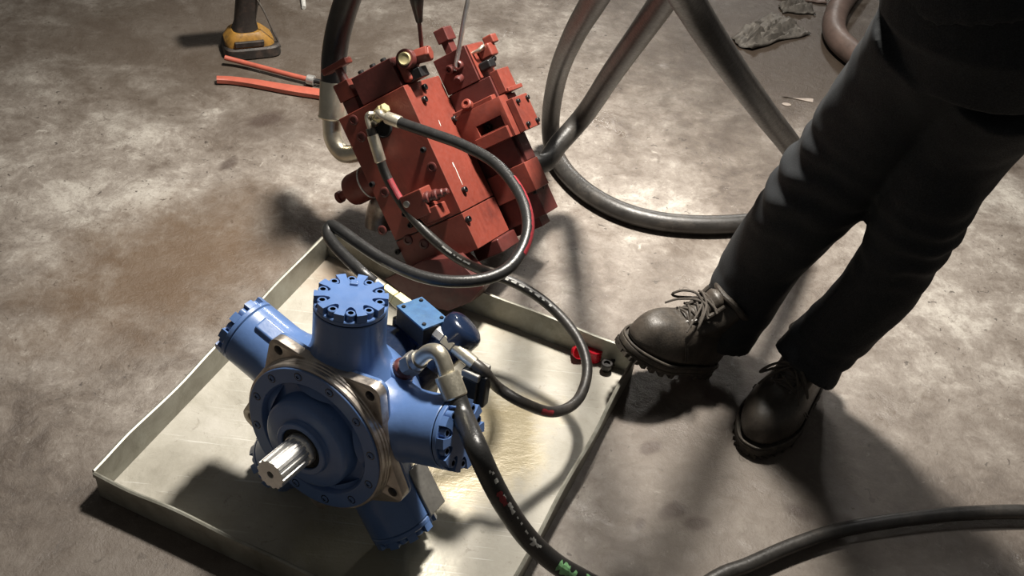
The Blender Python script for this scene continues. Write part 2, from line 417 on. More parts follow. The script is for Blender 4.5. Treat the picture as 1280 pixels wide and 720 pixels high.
# mounting flange: five ears, bare metal
def ear_outline():
    pts = []
    for k in range(5):
        a = radians(54 + 72 * k); c = (.1404 * cos(a), .1404 * sin(a))
        for i in range(9):
            b = a + radians(-50 + 100 * i / 8); pts.append((c[0] + .0180 * cos(b), c[1] + .0180 * sin(b)))
        am = a + radians(36)
        for s in (-15, -5, 5, 15): pts.append((.1285 * cos(am + radians(s)), .1285 * sin(am + radians(s))))
    return pts
holes = [circ((.1404 * cos(radians(54 + 72 * k)), .1404 * sin(radians(54 + 72 * k))), .0078, 20) for k in range(5)]
bm = prism([ear_outline()] + holes, .017, XA @ T((0, 0, -.017)), .001)
obj('mounting_flange', bm, MAT['worn'], motor, angle=30)
bm = prism([ear_outline()], .006, XA @ T((0, 0, -.0225)), .001)
obj('flange_back', bm, MAT['blue'], motor, angle=30)
bm = bmesh.new()
lathe(bm, [(.1275, -.0005), (.1275, .004), (.1262, .0055), (.1262, .0085), (.1248, .010), (.1248, .0165), (.1235, .018), (.119, .018)], XA, 96, False)
obj('machined_ring', bm, MAT['worn'], motor)
bm = bmesh.new()
lathe(bm, [(.1205, .0178), (.1205, .0200), (.1195, .0210), (.0965, .0210), (.0950, .0195), (.0915, .0090), (.0800, .0090), (.0760, .0105), (.0745, .014), (.0735, .034), (.0715, .037), (.0680, .0385), (.0455, .0400), (.0445, .0412), (.0440, .047), (.0425, .0485), (.0355, .0485), (.0345, .0475), (.0340, .040), (.0285, .040)], XA, 96, False)
obj('front_cover', bm, MAT['blue'], motor, angle=38)
FB = socket_bolt(.0052, .0016); socket_shade(FB, MAT['blue'], .0052)
for q in range(12):
    a = radians(15 + 30 * q)
    inst('bolt', FB, MAT['blue'], motor, XA @ T((.1085 * cos(a), .1085 * sin(a), .0210)))
bm = bmesh.new(); lathe(bm, [(.0072, .0002), (.0056, .0002)], None, 18, False); BRm = mesh_of(bm, 'bolt_shade_ring')  # flat dark ring paints the shade of a recess round each bolt
for q in range(12):
    a = radians(15 + 30 * q); inst('bolt_shade_ring', BRm, MAT['navy'], motor, XA @ T((.1085 * cos(a), .1085 * sin(a), .0210)))
bm = bmesh.new(); lathe(bm, [(.0345, .0405), (.0345, .0445), (.031, .0455), (.0275, .044), (.0245, .044)], XA, 48, False)
obj('shaft_seal', bm, MAT['hole'], motor)
# splined shaft with centre bore
def spline_outline(n, ro, ri):
    pts = []
    for k in range(n):
        a = 2 * pi * k / n; w_ = pi / n
        for rr, f in ((ri, -.95), (ri, -.55), (ro, -.38), (ro, .38), (ri, .55)): pts.append((rr * cos(a + w_ * f), rr * sin(a + w_ * f)))
    return pts
bm = prism([spline_outline(14, .0240, .0222), circ((0, 0), .0056, 20)], .064, XA @ T((0, 0, .0500)), .0006)
lathe(bm, [(.0056, .1000), (.0030, .094), (0, .094)], XA, 20, False)
obj('splined_shaft', bm, MAT['steel'], motor, angle=22)
bm = bmesh.new(); lathe(bm, [(.0262, .035), (.0262, .050), (.0250, .054), (.0215, .056)], XA, 48, False)
for q in range(6):
    a = 2 * pi * q / 6; cyl(bm, XA @ V((.0235 * cos(a), .0235 * sin(a), .050)), XA @ V((.0215 * cos(a), .0215 * sin(a), .060)), .0035, .0015, 8)
obj('shaft_shoulder', bm, MAT['steel'], motor)
# rear distributor and bright blue valve plate
bm = bmesh.new()
lathe(bm, [(.078, -.148), (.078, -.20), (.074, -.206), (.060, -.208), (.060, -.235), (.056, -.240), (0, -.240)], XA, 56, False)
obj('distributor_housing', bm, MAT['navy'], motor)
b1, b2, b3, b4 = [ml(x, y, 2, .120) for x, y in ((504, 386), (520, 371), (553, 399), (536, 411))]
ex = (b3 - b2).normalized(); ey = (b1 - b2); ey = (ey - ex * ey.dot(ex)).normalized()
VB = frame((b1 + b2 + b3 + b4) / 4, ex, ey, ex.cross(ey)); lx = (b3 - b2).length / 2; ly = .024
if VB.col[2].z < 0: VB = frame(VB.translation, ex, -ey, ex.cross(-ey))
bm = bmesh.new(); box(bm, (-lx, -ly, -.034), (lx, ly, -.002), VB)
vb = obj('valve_block', bm, MAT['black'], motor, bevel=.001)
bm = bmesh.new(); box(bm, (-lx - .0008, -ly - .0008, -.002), (lx + .0008, ly + .0008, .0015), VB); obj('cover_plate', bm, MAT['sky'], vb, bevel=.0006)
for sx in (-1, 1):
    for sy in (-1, 1):
        bm = bmesh.new(); lathe(bm, [(.0036, .0010), (.0036, .003), (.0028, .0042), (0, .0042)], VB @ T((sx * (lx - .008), sy * (ly - .007), 0)), 6); obj('screw', bm, MAT['black'], vb)
# the long dark bracket under the valve block and rear ports
bm = bmesh.new(); box(bm, (-lx - .02, -ly * .7, -.062), (lx + .03, ly * .7, -.0345), VB); obj('bracket', bm, MAT['navy'], motor, bevel=.003)
c0 = ml(577, 414, 0, -.225); bm = bmesh.new()
lathe(bm, [(.033, -.07), (.034, -.04), (.034, .004), (.032, .010), (.026, .015), (.012, .018), (0, .0185)], axisM(c0, (-.45, .45, .75)), 40)
obj('rear_dome', bm, MAT['navy'], motor)
c1 = ml(593, 480, 0, -.20); bm = bmesh.new()
box(bm, (-.018, -.014, -.045), (.018, .014, .02), T(c1)); box(bm, (-.006, .012, -.03), (.012, .026, .03), T(c1)); obj('port_block', bm, MAT['black'], motor, bevel=.003)
bm = bmesh.new(); box(bm, (-.02, -.016, .0205), (.02, .016, .034), T(c1)); lathe(bm, [(.007, .03), (.007, .042), (.004, .044)], T(c1 + V((.004, .012, 0))), 16)
obj('port_flange', bm, MAT['dullsteel'], motor, bevel=.003)
# red capped port on the housing for the big elbow
pr0 = V((-.095, .066, .086)); pdir = V((0, .55, .84)).normalized()
bm = bmesh.new(); lathe(bm, [(.028, -.012), (.0235, .004), (.0215, .012), (.020, .014)], axisM(pr0, pdir), 32); obj('port_boss', bm, MAT['blue'], motor)
bm = bmesh.new(); lathe(bm, [(.0175, .008), (.0175, .020), (.0145, .024)], axisM(pr0, pdir), 24); obj('port_seal', bm, MAT['dred'], motor)['label'] = 'dark red port ring'
# grey cheek plate beside the lower right cylinder
F = RX(radians(-54)); F.translation = V((DC, 0, 0))
bm = bmesh.new(); box(bm, (-.050, -.0575, .120), (-.010, -.0525, .203), F); obj('cheek_plate', bm, MAT['dullsteel'], motor, bevel=.002)['label'] = 'flat grey steel cheek plate'

# ================================================================== red valve manifold  (x = W, y = D, z = L)
red = thing('valve_manifold', 'red oxide painted hydraulic valve manifold leaning at the back of the tray', 'valve block', RED)
def rbox(name, lo, hi, mat='red', bv=.0015, parent=red, rot=None):
    bm = bmesh.new(); box(bm, lo, hi, rot); return obj(name, bm, MAT[mat], parent, bevel=bv)
rbox('upper_block', (-.166, 0, .0765), (0, .14, .336))
rbox('lower_block', (-.166, .0, 0), (0, .14, .0745))
rbox('joint', (-.163, .003, .0700), (-.003, .137, .0800), 'black', 0)
RBOLT = socket_bolt(.0062, .008)
def rbolt(p, n, mat='black', me=RBOLT, s=1.0, name='bolt'):
    return inst(name, me, MAT[mat], red, axisM(p, n) @ Matrix.Scale(s, 4))
for w_, l_, d_ in ((0, .321, .063), (0, .299, .044), (0, .112, .039), (0, .079 - .02, .006), (0, .245, .118), (0, .17, .12)):
    o = rbolt((w_, d_, l_ - 0), (1, 0, 0))
BR = socket_bolt(.0085, .0012)
DB = bmesh.new(); lathe(DB, [(.012, 0), (.012, .002), (.0105, .003), (.0072, .003)], None, 24, False); lathe(DB, [(.0072, .003), (.0068, .0006), (0, .0006)], None, 24, False); DBm = mesh_of(DB, 'port_ring')
for x, y in ((442, 150), (452, 171), (481, 240), (510, 300), (530, 305), (540, 209), (478, 308 - 20)):
    p = rl(x, y, 1, 0); inst('port_ring', DBm, MAT['dred'], red, axisM((p.x, 0, p.z), (0, -1, 0)) @ Matrix.Scale(.85, 4))
for x, y in ((530, 187), (466, 230), (507, 267), (498, 330 - 16)):
    p = rl(x, y, 1, 0); rbolt((p.x, 0, p.z), (0, -1, 0), 'black', s=.9)
p = rl(514, 281, 1, 0); rbolt((p.x, 0, p.z), (0, -1, 0), 'dullsteel', s=.9, name='plug')
# big port, bore shade painted as a dark disc, on the dark face where the hoses screw in
p = rl(478, 158, 1, 0); bm = bmesh.new(); lathe(bm, [(.022, 0), (.022, .003), (.019, .004), (.019, .0005), (0, .0005)], axisM((p.x, 0, p.z), (0, -1, 0)), 32); obj('open_port', bm, MAT['hole'], red)
# chalk scratches on the lit face
bm = bmesh.new()
for a, b, ww in (((566, 203), (578, 231), .0012), ((548, 150), (551, 158), .0012), ((565, 203), (568, 209), .0016)):
    pa, pb = rl(*a, 0, 0), rl(*b, 0, 0); d = (pb - pa).normalized(); s = V((1, 0, 0)).cross(d) * ww
    vs = [bm.verts.new(q_ + V((.0004, 0, 0))) for q_ in (pa - s * .4, pa + s * .4, (pa + pb) / 2 + s, pb + s * .5, pb - s * .5, (pa + pb) / 2 - s)]; bm.faces.new(vs)
obj('scratch', bm, MAT['whiteprint'], red, False)
# top module with cap screws
tm = rbox('top_module', (-.106, .008, .338), (-.008, .075, .394), 'dred', .002)
for w_ in (-.092, -.062, -.035):
    bm = bmesh.new(); lathe(bm, [(.006, 0), (.006, .007), (.0045, .008)], T((w_, .03, .394)), 12); obj('screw', bm, MAT['black'], tm)
rbox('end_cap', (-.006, .014, .338), (.014, .066, .386), 'red', .006)
c = V((.016, .03, .377)); bm = bmesh.new(); lathe(bm, [(.017, -.02), (.019, -.012), (.019, .018), (.017, .022), (.012, .022)], axisM(c, (.25, -1, .1)), 28); obj('solenoid_boss', bm, MAT['dred'], red)
bm = bmesh.new(); ax = axisM(c, (.25, -1, .1)); lathe(bm, [(.0125, .020), (.0125, .025), (.0105, .026), (.0065, .024), (0, .024)], ax, 24); obj('brass_plug', bm, MAT['brass'], red)['label'] = 'round brass-coloured plug'
bm = bmesh.new(); lathe(bm, [(.014, 0), (.016, .012), (.0165, .034), (.013, .038), (0, .038)], axisM(c + V((.006, .008, 0)), (1, .15, -.18)), 6); obj('solenoid_end', bm, MAT['red'], red, bevel=.003)
rbox('connector_block', (.0, .02, .336), (.034, .05, .356), 'black', .002)
# T-handle valve at the left end
rbox('valve_stub', (-.150, .012, .336), (-.118, .042, .362), 'dred', .002)
rbox('valve_body', (-.153, .010, .362), (-.116, .046, .398), 'red', .002)
bm = bmesh.new(); cyl(bm, (-.134, .028, .398), (-.134, .028, .424), .0095, .0085, 20); obj('valve_stem', bm, MAT['dred'], red)
bm = bmesh.new(); box(bm, (-.167, .016, .424), (-.104, .040, .437)); obj('tee_handle', bm, MAT['red'], red, bevel=.003, segs=3)
rbox('side_screw', (-.176, .05, .322), (-.1665, .062, .332), 'black', .001)
# small relief valve on the dark face
rbox('relief_valve_body', (-.090, -.040, .098), (-.038, -.0005, .150), 'red', .003)
rbox('relief_valve_foot', (-.060, -.038, .082), (-.022, -.0005, .110), 'red', .003)
pa = V((-.040, -.028, .128)); pb = pa + V((.047, .004, -.004))
bm = bmesh.new(); A = axisM(pa, pb - pa)
lathe(bm, [(.0125, -.004), (.0125, .006), (.0095, .008), (.0095, .016), (.0115, .018), (.0115, .024), (.0085, .026), (.0085, .036), (.0065, .038), (.0065, .046), (.004, .048), (0, .048)], A, 20); obj('adjuster', bm, MAT['dred'], red)
bm = bmesh.new(); lathe(bm, [(.0065, 0), (.0065, .004), (.004, .005)], axisM((-.078, -.040, .133), (0, -1, 0)), 16); obj('steel_plug', bm, MAT['dullsteel'], red)
# filter bowl / cartridge poking out on the left
bm = bmesh.new(); pa = V((-.1655, .070, .206)); A = axisM(pa, (-1, 0, -.03))
lathe(bm, [(.020, 0), (.020, .014), (.0325, .016), (.0335, .018), (.0335, .086), (.031, .094), (.024, .098), (.020, .098)], A, 40); cg = obj('cartridge', bm, MAT['red'], red)
bm = bmesh.new(); lathe(bm, [(.0338, .045), (.0347, .0455), (.0347, .0485), (.0338, .049)], A, 40); obj('cartridge_band', bm, MAT['whiteprint'], cg)['label'] = 'pale band'
bm = bmesh.new(); lathe(bm, [(.020, .096), (.014, .098), (.014, .108), (.0095, .110), (.0095, .122), (.0125, .123), (.0125, .132), (.007, .134), (0, .134)], A, 20); obj('cartridge_tip', bm, MAT['red'], cg)
# galvanised grey elbow piece below it
pts = [V((-.160, .10, .165)), V((-.190, .10, .162)), V((-.22, .10, .150)), V((-.242, .10, .130)), V((-.254, .10, .112))]
bm = bmesh.new(); tube(bm, pts, .024, 20, 24, rfn=lambda u: .020 + .012 * min(1, u * 2)); obj('grey_elbow', bm, MAT['worn'], red)
# lower base casting
q = [rl(x, y, 1, -.035) for x, y in ((481, 349), (528, 326), (568, 322), (604, 358), (588, 378), (560, 389), (520, 392))]
poly = [(p.x, p.z) for p in q]
def zw(w_, d_, l_): return (RED @ V((w_, d_, l_))).z
poly = [(x, max(z, (.006 - RED.translation.z - RED[2][0] * x - RED[2][1] * .02) / RED[2][2])) for x, z in poly]
PM = frame(V((0, .02, 0)), V((1, 0, 0)), V((0, 0, 1)), V((0, -1, 0)))
bm = prism([poly], .055, PM, .0015); obj('base_casting', bm, MAT['dred'], red)
for x, y in ((459, 336), (472, 342), (483, 336)):
    p = rl(x, y, 1, .03); bm = bmesh.new(); cyl(bm, p, p + V((.022, 0, .004)), .008, .0075, 8); obj('base_bolt', bm, MAT['black'], red)
# second valve stack behind, standing out to the right
DK = .14
rbox('rear_body', (-.05, DK + .012, -.0), (.084, .215, .29), 'dred')
c1b = rbox('solenoid_block', (.000, DK, .292), (.078, .215, .365), 'dred', .0015)
rbox('solenoid_lit_skin', (.0785, DK + .004, .294), (.082, .212, .363), 'red', .001)  # brighter red skin paints the lit side of the darker block
rbox('stub', (.020, .165, .3655), (.036, .19, .395), 'dred', .001); rbox('stub_head', (.016, .160, .390), (.042, .195, .418), 'dred', .002)
rbox('middle_block', (.0, DK + .001, .240), (.100, .205, .291), 'dred')
# U-shaped pipes and knobs on the lit end
for i, (dy, dz, rr) in enumerate(((.160, .345, .009), (.185, .318, .010))):
    P = [V((.082, dy - rr, dz)), V((.098, dy - rr, dz)), V((.105, dy, dz + .004)), V((.098, dy + rr, dz)), V((.082, dy + rr, dz))]
    bm = bmesh.new(); tube(bm, P, .0032, 20, 10); obj('pipe_loop', bm, MAT['zinc' if i == 0 else 'black'], red)
rbox('coil_plug', (.082, .170, .325), (.112, .200, .352), 'red', .004); rbox('coil_plug', (.082, .150, .304), (.108, .178, .322), 'black', .004)
rbox('terminal', (.095, .186, .348), (.118, .21, .366), 'red', .003)
# window block
q = [(0.0, .166), (.112, .166), (.112, .247), (0, .247)]; hole = [(.040, .192), (.099, .192), (.099, .213), (.040, .213)]
bm = prism([q, hole], .034, frame(V((0, DK + .012, 0)), V((1, 0, 0)), V((0, 0, 1)), V((0, -1, 0))), .001); obj('slotted_block', bm, MAT['red'], red)
rbox('slot_back', (.004, DK + .0125, .168), (.108, .20, .245), 'dred')
rbox('lower_ledge', (.030, DK - .032, .166), (.106, DK - .0225, .190), 'red', .0015)
rbox('middle_ledge', (.0, DK - .016, .244), (.095, DK + .004, .256), 'red', .002)
bm = bmesh.new(); lathe(bm, [(.011, 0), (.011, .010), (.009, .012), (.006, .012), (.005, .008), (0, .008)], axisM((.042, DK - .018, .256), (.1, -.8, .45)), 20); obj('knob', bm, MAT['red'], red)
p = V((.05, DK + .0115, .203)); rbolt(p, (0, -1, 0), 'dred', s=.9)
# bracket and square plate on the right end
rbox('angle_bracket', (.084, DK + .01, .248), (.122, .215, .256), 'red', .001); rbox('angle_bracket_web', (.1005, DK + .006, .250), (.118, .198, .296), 'red', .001)
pl = rbox('square_plate', (.1125, DK - .002, .166), (.128, .205, .234), 'red', .0015)
for dy in (.010, .055):
    for dz in (.010, .058):
        inst('plate_bolt', RBOLT, MAT['dred'], pl, axisM((.128, DK + dy, .166 + dz), (1, 0, 0)) @ Matrix.Scale(.75, 4))
rbox('port_neck', (.0, DK + .02, .112), (.092, .20, .166), 'dred')
rbox('lit_end_block', (.0, DK + .0015, .052), (.092, .205, .1115), 'red')
rbox('foot_block', (-.04, DK + .02, -.02), (.062, .20, .0515), 'dred')
for d_ in (.152, .19): inst('plate_bolt', RBOLT, MAT['black'], red, axisM((.08, d_, .052), (0, 0, -1)) @ Matrix.Scale(.8, 4))
rbox('under_block', (-.05, .06, -.030), (.012, .139, -.001), 'dred', .003)
# knobs where the steel lever enters
for dx in (-.009, .009):
    bm = bmesh.new(); lathe(bm, [(.0095, 0), (.0095, .010), (.0075, .012), (.005, .012), (.0045, .009), (0, .009)], axisM((.042 + dx, DK, .335), (dx * 20, -1, 0)), 20); obj('clevis_boss', bm, MAT['dred'], red)
bm = bmesh.new(); lathe(bm, [(.0095, 0), (.0085, .012), (.006, .015), (0, .015)], axisM((.040, DK, .313), (0, -1, -.3)), 20); obj('clevis_boss', bm, MAT['dred'], red)
# levers: steel rod in front, rod with black grip behind
RI = RED.inverted()
def rw(px, py, depth): return RI @ atd(px, py, depth)
s0 = RED @ V((.042, DK - .008, .330)); d0 = (s0 - CO).dot(CF)
bm = bmesh.new(); tube(bm, [RI @ s0, rw(574, 60, d0 - .02), rw(580, 25, d0 - .05), rw(588, -14, d0 - .08), rw(600, -75, d0 - .12)], .0046, 30, 12); obj('steel_lever', bm, MAT['steel'], red)['label'] = 'bare steel lever rod'
s1 = rl(527.5, 66, 1, .055); d1 = ((RED @ s1) - CO).dot(CF)
bm = bmesh.new(); tube(bm, [s1, rw(526.2, 50, d1 - .02), rw(523.6, 25, d1 - .05), rw(521, 0, d1 - .08)], .0040, 20, 12); lv = obj('grip_lever', bm, MAT['dred'], red)
bm = bmesh.new(); tube(bm, [rw(524.2, 27, d1 - .045), rw(523, 18, d1 - .055), rw(521, 0, d1 - .08), rw(519, -25, d1 - .11), rw(516, -60, d1 - .15)], .013, 24, 16, rfn=lambda u: .0065 + .0065 * min(1, u * 3)); obj('grip', bm, MAT['blackcap'], lv)['label'] = 'black tapered hand grip'

# ================================================================== hoses
TOCAM = V((0, -1, .9))
def hose(name, label, P, r, mat, n=110, group=None, cat='hose', seg=18):
    S = resample(P, n); h = thing(name, label, cat, T(S[0])); I = T(-S[0])
    L = [I @ p for p in S]; bm = bmesh.new(); tube(bm, L, r, raw=True, seg=seg); obj('hose_tube', bm, MAT[mat], h)
    return h, L, S[0]
def fitting_part(name, bm, mat, h, o, label=None):
    bm.transform(T(-o)); x = obj(name, bm, MAT[mat], h)
    if label: x['label'] = label
    return x
# -- big hose with steel ferrule and elbow into the manifold's left side
fe0, fe1 = RED @ rl(415, 148, 1, .07), RED @ rl(417, 101, 1, .07)
dref = (fe1 - CO).dot(CF)
P = [fe1 - (fe1 - fe0) * .35, fe1, atd(418, 70, dref - .01), atd(424, 35, dref - .04), atd(436, -5, dref - .09), atd(455, -50, dref - .16), atd(485, -110, dref - .28)]
h, L, o = hose('large_pressure_hose', 'thick black hose with bright steel ferrule entering the red manifold from above', P, .0255, 'rubber')
bm = bmesh.new(); dd = (fe1 - fe0); A = axisM(fe0, dd); ln = dd.length
lathe(bm, [(.0235, 0), (.0275, .001), (.0285, .004), (.0270, .008), (.0270, ln - .002), (.0260, ln)], A, 40); fitting_part('ferrule', bm, 'zinc', h, o)
e = [fe0 + dd * .05, fe0 - dd * .12, RED @ rl(416, 172, 1, .07), RED @ rl(424, 187, 1, .07), RED @ rl(436, 193, 1, .07), RED @ V((-.168, .07, .262))]
bm = bmesh.new(); tube(bm, e, .0185, 40, 28); fitting_part('elbow', bm, 'brass' if False else 'zinc', h, o)
bm = bmesh.new(); cyl(bm, RED @ V((-.185, .07, .266)), RED @ V((-.1665, .07, .263)), .023, .023, 28, .002); fitting_part('elbow_flange', bm, 'dullsteel', h, o)
# -- small hose 1: loop from the manifold round to the left side of the motor's valve block
nutA = RED @ V((-.063, -.016, .308))
f1a, f1b = RED @ rl(484, 147, 1, -.040), RED @ rl(508, 156, 1, -.048)
VBW = MOT @ VB
pl_in = VBW @ V((-lx, 0, -.012)); e1 = at(470, 355, pl_in.z + .004)
P = [f1a, f1b, at(540, 167, .362), at(580, 182, .37), at(620, 205, .375), at(650, 243, .37), at(660, 285, .36), at(645, 325, .345), at(615, 346, .335), at(570, 352, .33), at(525, 345, .325), at(480, 325, .32), at(445, 302, .32), at(424, 287, .32), at(413, 282, .315), at(410, 292, .31), at(418, 306, .31), at(436, 325, .31), at(455, 343, .31), e1]
h, L, o = hose('looped_control_hose', 'slim glossy black hose looping from red manifold to left end of bright blue plate', P, .0102, 'rubber', 190)
bm = bmesh.new(); patch(bm, L, .0102, .30, .47, CR * 1.0 - CF * .7, .55, .35); obj('red_print', bm, MAT['redprint'], h, False)['label'] = 'worn red printed stripe'
bm = bmesh.new(); lathe(bm, [(.0085, 0), (.0118, .001), (.0118, .0300), (.0108, .032)], axisM(f1a, f1b - f1a), 24); fitting_part('ferrule', bm, 'zinc', h, o)
bm = bmesh.new(); tube(bm, [nutA + RED.to_3x3() @ V((-.006, -.004, -.002)), RED @ rl(474, 141, 1, -.036), RED @ rl(478, 145, 1, -.040), f1a + (f1b - f1a) * .1], .0072, 24, 16); fitting_part('bent_pipe', bm, 'zinc', h, o)
bm = bmesh.new(); nd = RED.to_3x3() @ V((.9, -.1, .25)); hexnut(bm, nutA - nd * .014, nutA + nd * .014, .0130); hexnut(bm, nutA + nd * .0145, nutA + nd * .022, .0105); fitting_part('swivel_nut', bm, 'brass', h, o)
e0 = at(458, 340, e1.z)
ed = (pl_in - e1).normalized(); gap = (pl_in - e1).length
bm = bmesh.new(); cyl(bm, e1 - ed * .022, e1 + ed * .018, .0112, .0108, 24, .001); fitting_part('ferrule', bm, 'zinc', h, o)
bm = bmesh.new(); hexnut(bm, e1 + ed * .018, e1 + ed * (gap * .5 + .008), .0118); fitting_part('swivel_nut', bm, 'brass', h, o)
bm = bmesh.new(); hexnut(bm, e1 + ed * (gap * .5 + .009), e1 + ed * gap, .0135); fitting_part('adapter', bm, 'brass', h, o)
# -- small hose 2: down across the manifold and round to the right end of the valve block
f2a, f2b = RED @ rl(463, 160, 1, -.025), RED @ rl(473, 193, 1, -.022)
pr_in = VBW @ V((lx, 0, -.012)); ed = (at(566, 432, pr_in.z - .012) - pr_in).normalized(); e2 = pr_in + ed * .075
P = [f2a, f2b, RED @ rl(484, 222, 1, -.024), RED @ rl(505, 258, 1, -.03), RED @ rl(535, 293, 1, -.04), RED @ rl(572, 323, 1, -.06), at(610, 341, .19), at(650, 357, .185), at(690, 385, .17), at(722, 423, .15), at(734, 462, .135), at(722, 500, .13), at(692, 515, .15), at(655, 504, .20), at(622, 484, e2.z - .055), e2 + ed * .025, e2, e2 - ed * .01]
h, L, o = hose('lower_control_hose', 'slim matt black hose curving over the bare tray to right end of bright blue plate', P, .0092, 'rubber_dusty', 190)
bm = bmesh.new(); patch(bm, L, .0092, .80, .835, TOCAM, .6, .4); obj('red_print', bm, MAT['redprint'], h, False)['label'] = 'red printed mark near the tray end'
bm = bmesh.new(); patch(bm, L, .0092, .105, .145, TOCAM - CR * -.8, .7, .1); obj('red_print', bm, MAT['redprint'], h, False)['label'] = 'red printed mark in front of the manifold'
bm = bmesh.new()
for u in [.27 + .006 * k for k in range(14)] + [.43 + .008 * k for k in range(12)]:
    if random.random() < .8: patch(bm, L, .0092, u, u + .0055, TOCAM + CR * .3, .22, .5)
tag(obj('white_print', bm, MAT['whiteprint'], h, False), None, None, None, 'stuff')
bm = bmesh.new(); lathe(bm, [(.0075, 0), (.0110, .001), (.0112, (f2b - f2a).length), (.0098, (f2b - f2a).length + .002)], axisM(f2a + (f2b - f2a) * .25, f2b - f2a), 24); fitting_part('ferrule', bm, 'zinc', h, o)
bm = bmesh.new(); tube(bm, [nutA + RED.to_3x3() @ V((-.030, 0, .000)), RED @ rl(464, 142, 1, -.024), RED @ rl(459, 147, 1, -.026), f2a + (f2b - f2a) * .3], .0052, 24, 14); fitting_part('bent_pipe', bm, 'zinc', h, o)
bm = bmesh.new(); n2 = nutA - nd * .028; hexnut(bm, n2 - nd * .008, n2 + nd * .013, .0115); fitting_part('swivel_nut', bm, 'zinc', h, o)
bm = bmesh.new(); cyl(bm, pr_in + ed * .038, e2 + ed * .004, .0105, .0108, 24, .001); fitting_part('ferrule', bm, 'zinc', h, o)
bm = bmesh.new(); hexnut(bm, pr_in + ed * .017, pr_in + ed * .038, .0128); fitting_part('swivel_nut', bm, 'zinc', h, o)
bm = bmesh.new(); hexnut(bm, pr_in, pr_in + ed * .0165, .0108); fitting_part('adapter', bm, 'steel', h, o)
# -- motor supply hose with 90 degree elbow
p0 = MOT @ (pr0 + pdir * .018); p1 = MOT @ ml(523, 450, 0, -.092)
b_ = [p0, p1, MOT @ ml(536, 440, 0, -.09), MOT @ ml(548, 441, 0, -.086), MOT @ ml(555, 454, 0, -.083), MOT @ ml(559, 468, 0, -.080)]
g0, g1 = MOT @ ml(558, 467, 0, -.080), MOT @ ml(570, 497, 0, -.072)
gd = g1 - g0
P = [g1 - gd * .3, g1, MOT @ ml(580, 523, 0, -.055), at(596, 560, .335), at(614, 600, .29), at(635, 638, .235), at(661, 674, .175), at(694, 704, .12), at(728, 724, .075), at(770, 745, .035), at(820, 765, .018), at(880, 785, .018)]
h, L, o = hose('motor_supply_hose', 'black printed hose with elbow fitting running from the blue motor over the tray edge', P, .0155, 'rubber', 150)
bm = bmesh.new(); lathe(bm, [(.0140, 0), (.0180, .001), (.0185, .004), (.0182, gd.length - .002), (.0168, gd.length)], axisM(g0, gd), 32); fitting_part('ferrule', bm, 'zinc', h, o)
bm = bmesh.new(); tube(bm, b_[1:], .0118, 40, 24); fitting_part('elbow', bm, 'zinc', h, o)
bd = (p1 - p0).normalized(); bl = (p1 - p0).length
bm = bmesh.new(); cyl(bm, p0, p0 + bd * bl * .35, .0135, .0135, 24, .001); fitting_part('adapter', bm, 'dullsteel', h, o)
bm = bmesh.new(); hexnut(bm, p0 + bd * bl * .35, p0 + bd * bl * .85, .0185); lathe(bm, [(.0155, 0), (.0145, bl * .25)], axisM(p0 + bd * bl * .85, bd), 24); fitting_part('swivel_nut', bm, 'dullsteel', h, o)
VD = (CO - at(640, 650, .2)).normalized()
bm = bmesh.new()
for k in range(26):
    u = .22 + .0105 * k
    if random.random() < .75: patch(bm, L, .0155, u, u + .009, VD + CR * (.15 + .3 * random.random()), .12 + .12 * random.random(), .6)
tag(obj('white_print', bm, MAT['whiteprint'], h, False), None, None, None, 'stuff')['label'] = 'worn white printed letters'
bm = bmesh.new(); patch(bm, L, .0156, .285, .32, VD + CR * .1, .35, .6); obj('red_print', bm, MAT['redprint'], h, False)['label'] = 'red printed mark'
bm = bmesh.new(); patch(bm, L, .0156, .565, .60, VD + CR * .1, .75, .75); patch(bm, L, .0156, .605, .63, VD - CR * .1, .6, .8); patch(bm, L, .0156, .66, .685, VD + CR * .1, .85, .4); obj('green_smear', bm, MAT['green'], h, False)['label'] = 'pale green paint smear'
bm = bmesh.new(); patch(bm, L, .0156, .455, .468, VD + CR * .1, .35, .5); obj('white_chip', bm, MAT['whiteprint'], h, False)
# -- thick floor hoses
P = [RED @ V((.02, .19, .20)), at(672, 204, .20), at(700, 178, .21), at(733, 140, .27), at(766, 90, .45), at(800, 42, .62), at(833, -5, .76), at(868, -60, .9)]
hose('suction_hose', 'thick dusty grey hose rising to the right from behind the red manifold', P, .021, 'rubber_dusty')
P = [at(775, -55, .9), at(743, 0, .70), at(717, 45, .50), at(698, 92, .27), at(689, 140, .11), at(690, 180, .035), at(704, 211, .022), at(732, 239, .022), at(772, 262, .022), at(820, 276, .022), at(875, 281, .022), at(930, 279, .022), at(975, 272, .024), at(1003, 262, .035), at(1014, 247, .09), at(1010, 225, .20), at(992, 188, .36), at(955, 140, .53), at(920, 92, .67), at(888, 45, .78), at(857, -5, .88), at(825, -60, 1.0)]
h, L, o = hose('looped_floor_hose', 'thick black and grey hose lying in a wide loop on the floor behind the leg', P, .0212, 'rubber_dusty', 190)
P = [at(890, 725, .021), at(935, 706, .021), at(985, 684, .021), at(1040, 665, .021), at(1090, 655, .021), at(1140, 648, .021), at(1200, 642, .021), at(1290, 640, .021), at(1400, 650, .021)]
P = [at(800, 790, .021)] + P
hose('floor_hose', 'dark grey hose lying on bare floor at the lower right in front of boots', P, .0125, 'rubber_dusty')
for c_ in (): pass
P = [at(1110, -70, .034), at(1066, -15, .034), at(1046, 15, .034), at(1044, 42, .034), at(1066, 66, .034), at(1110, 92, .034), at(1180, 120, .034)]
hose('brown_hose', 'thick brownish hose bend on the dark floor beyond the leg', P, .033, 'rubber_brown')

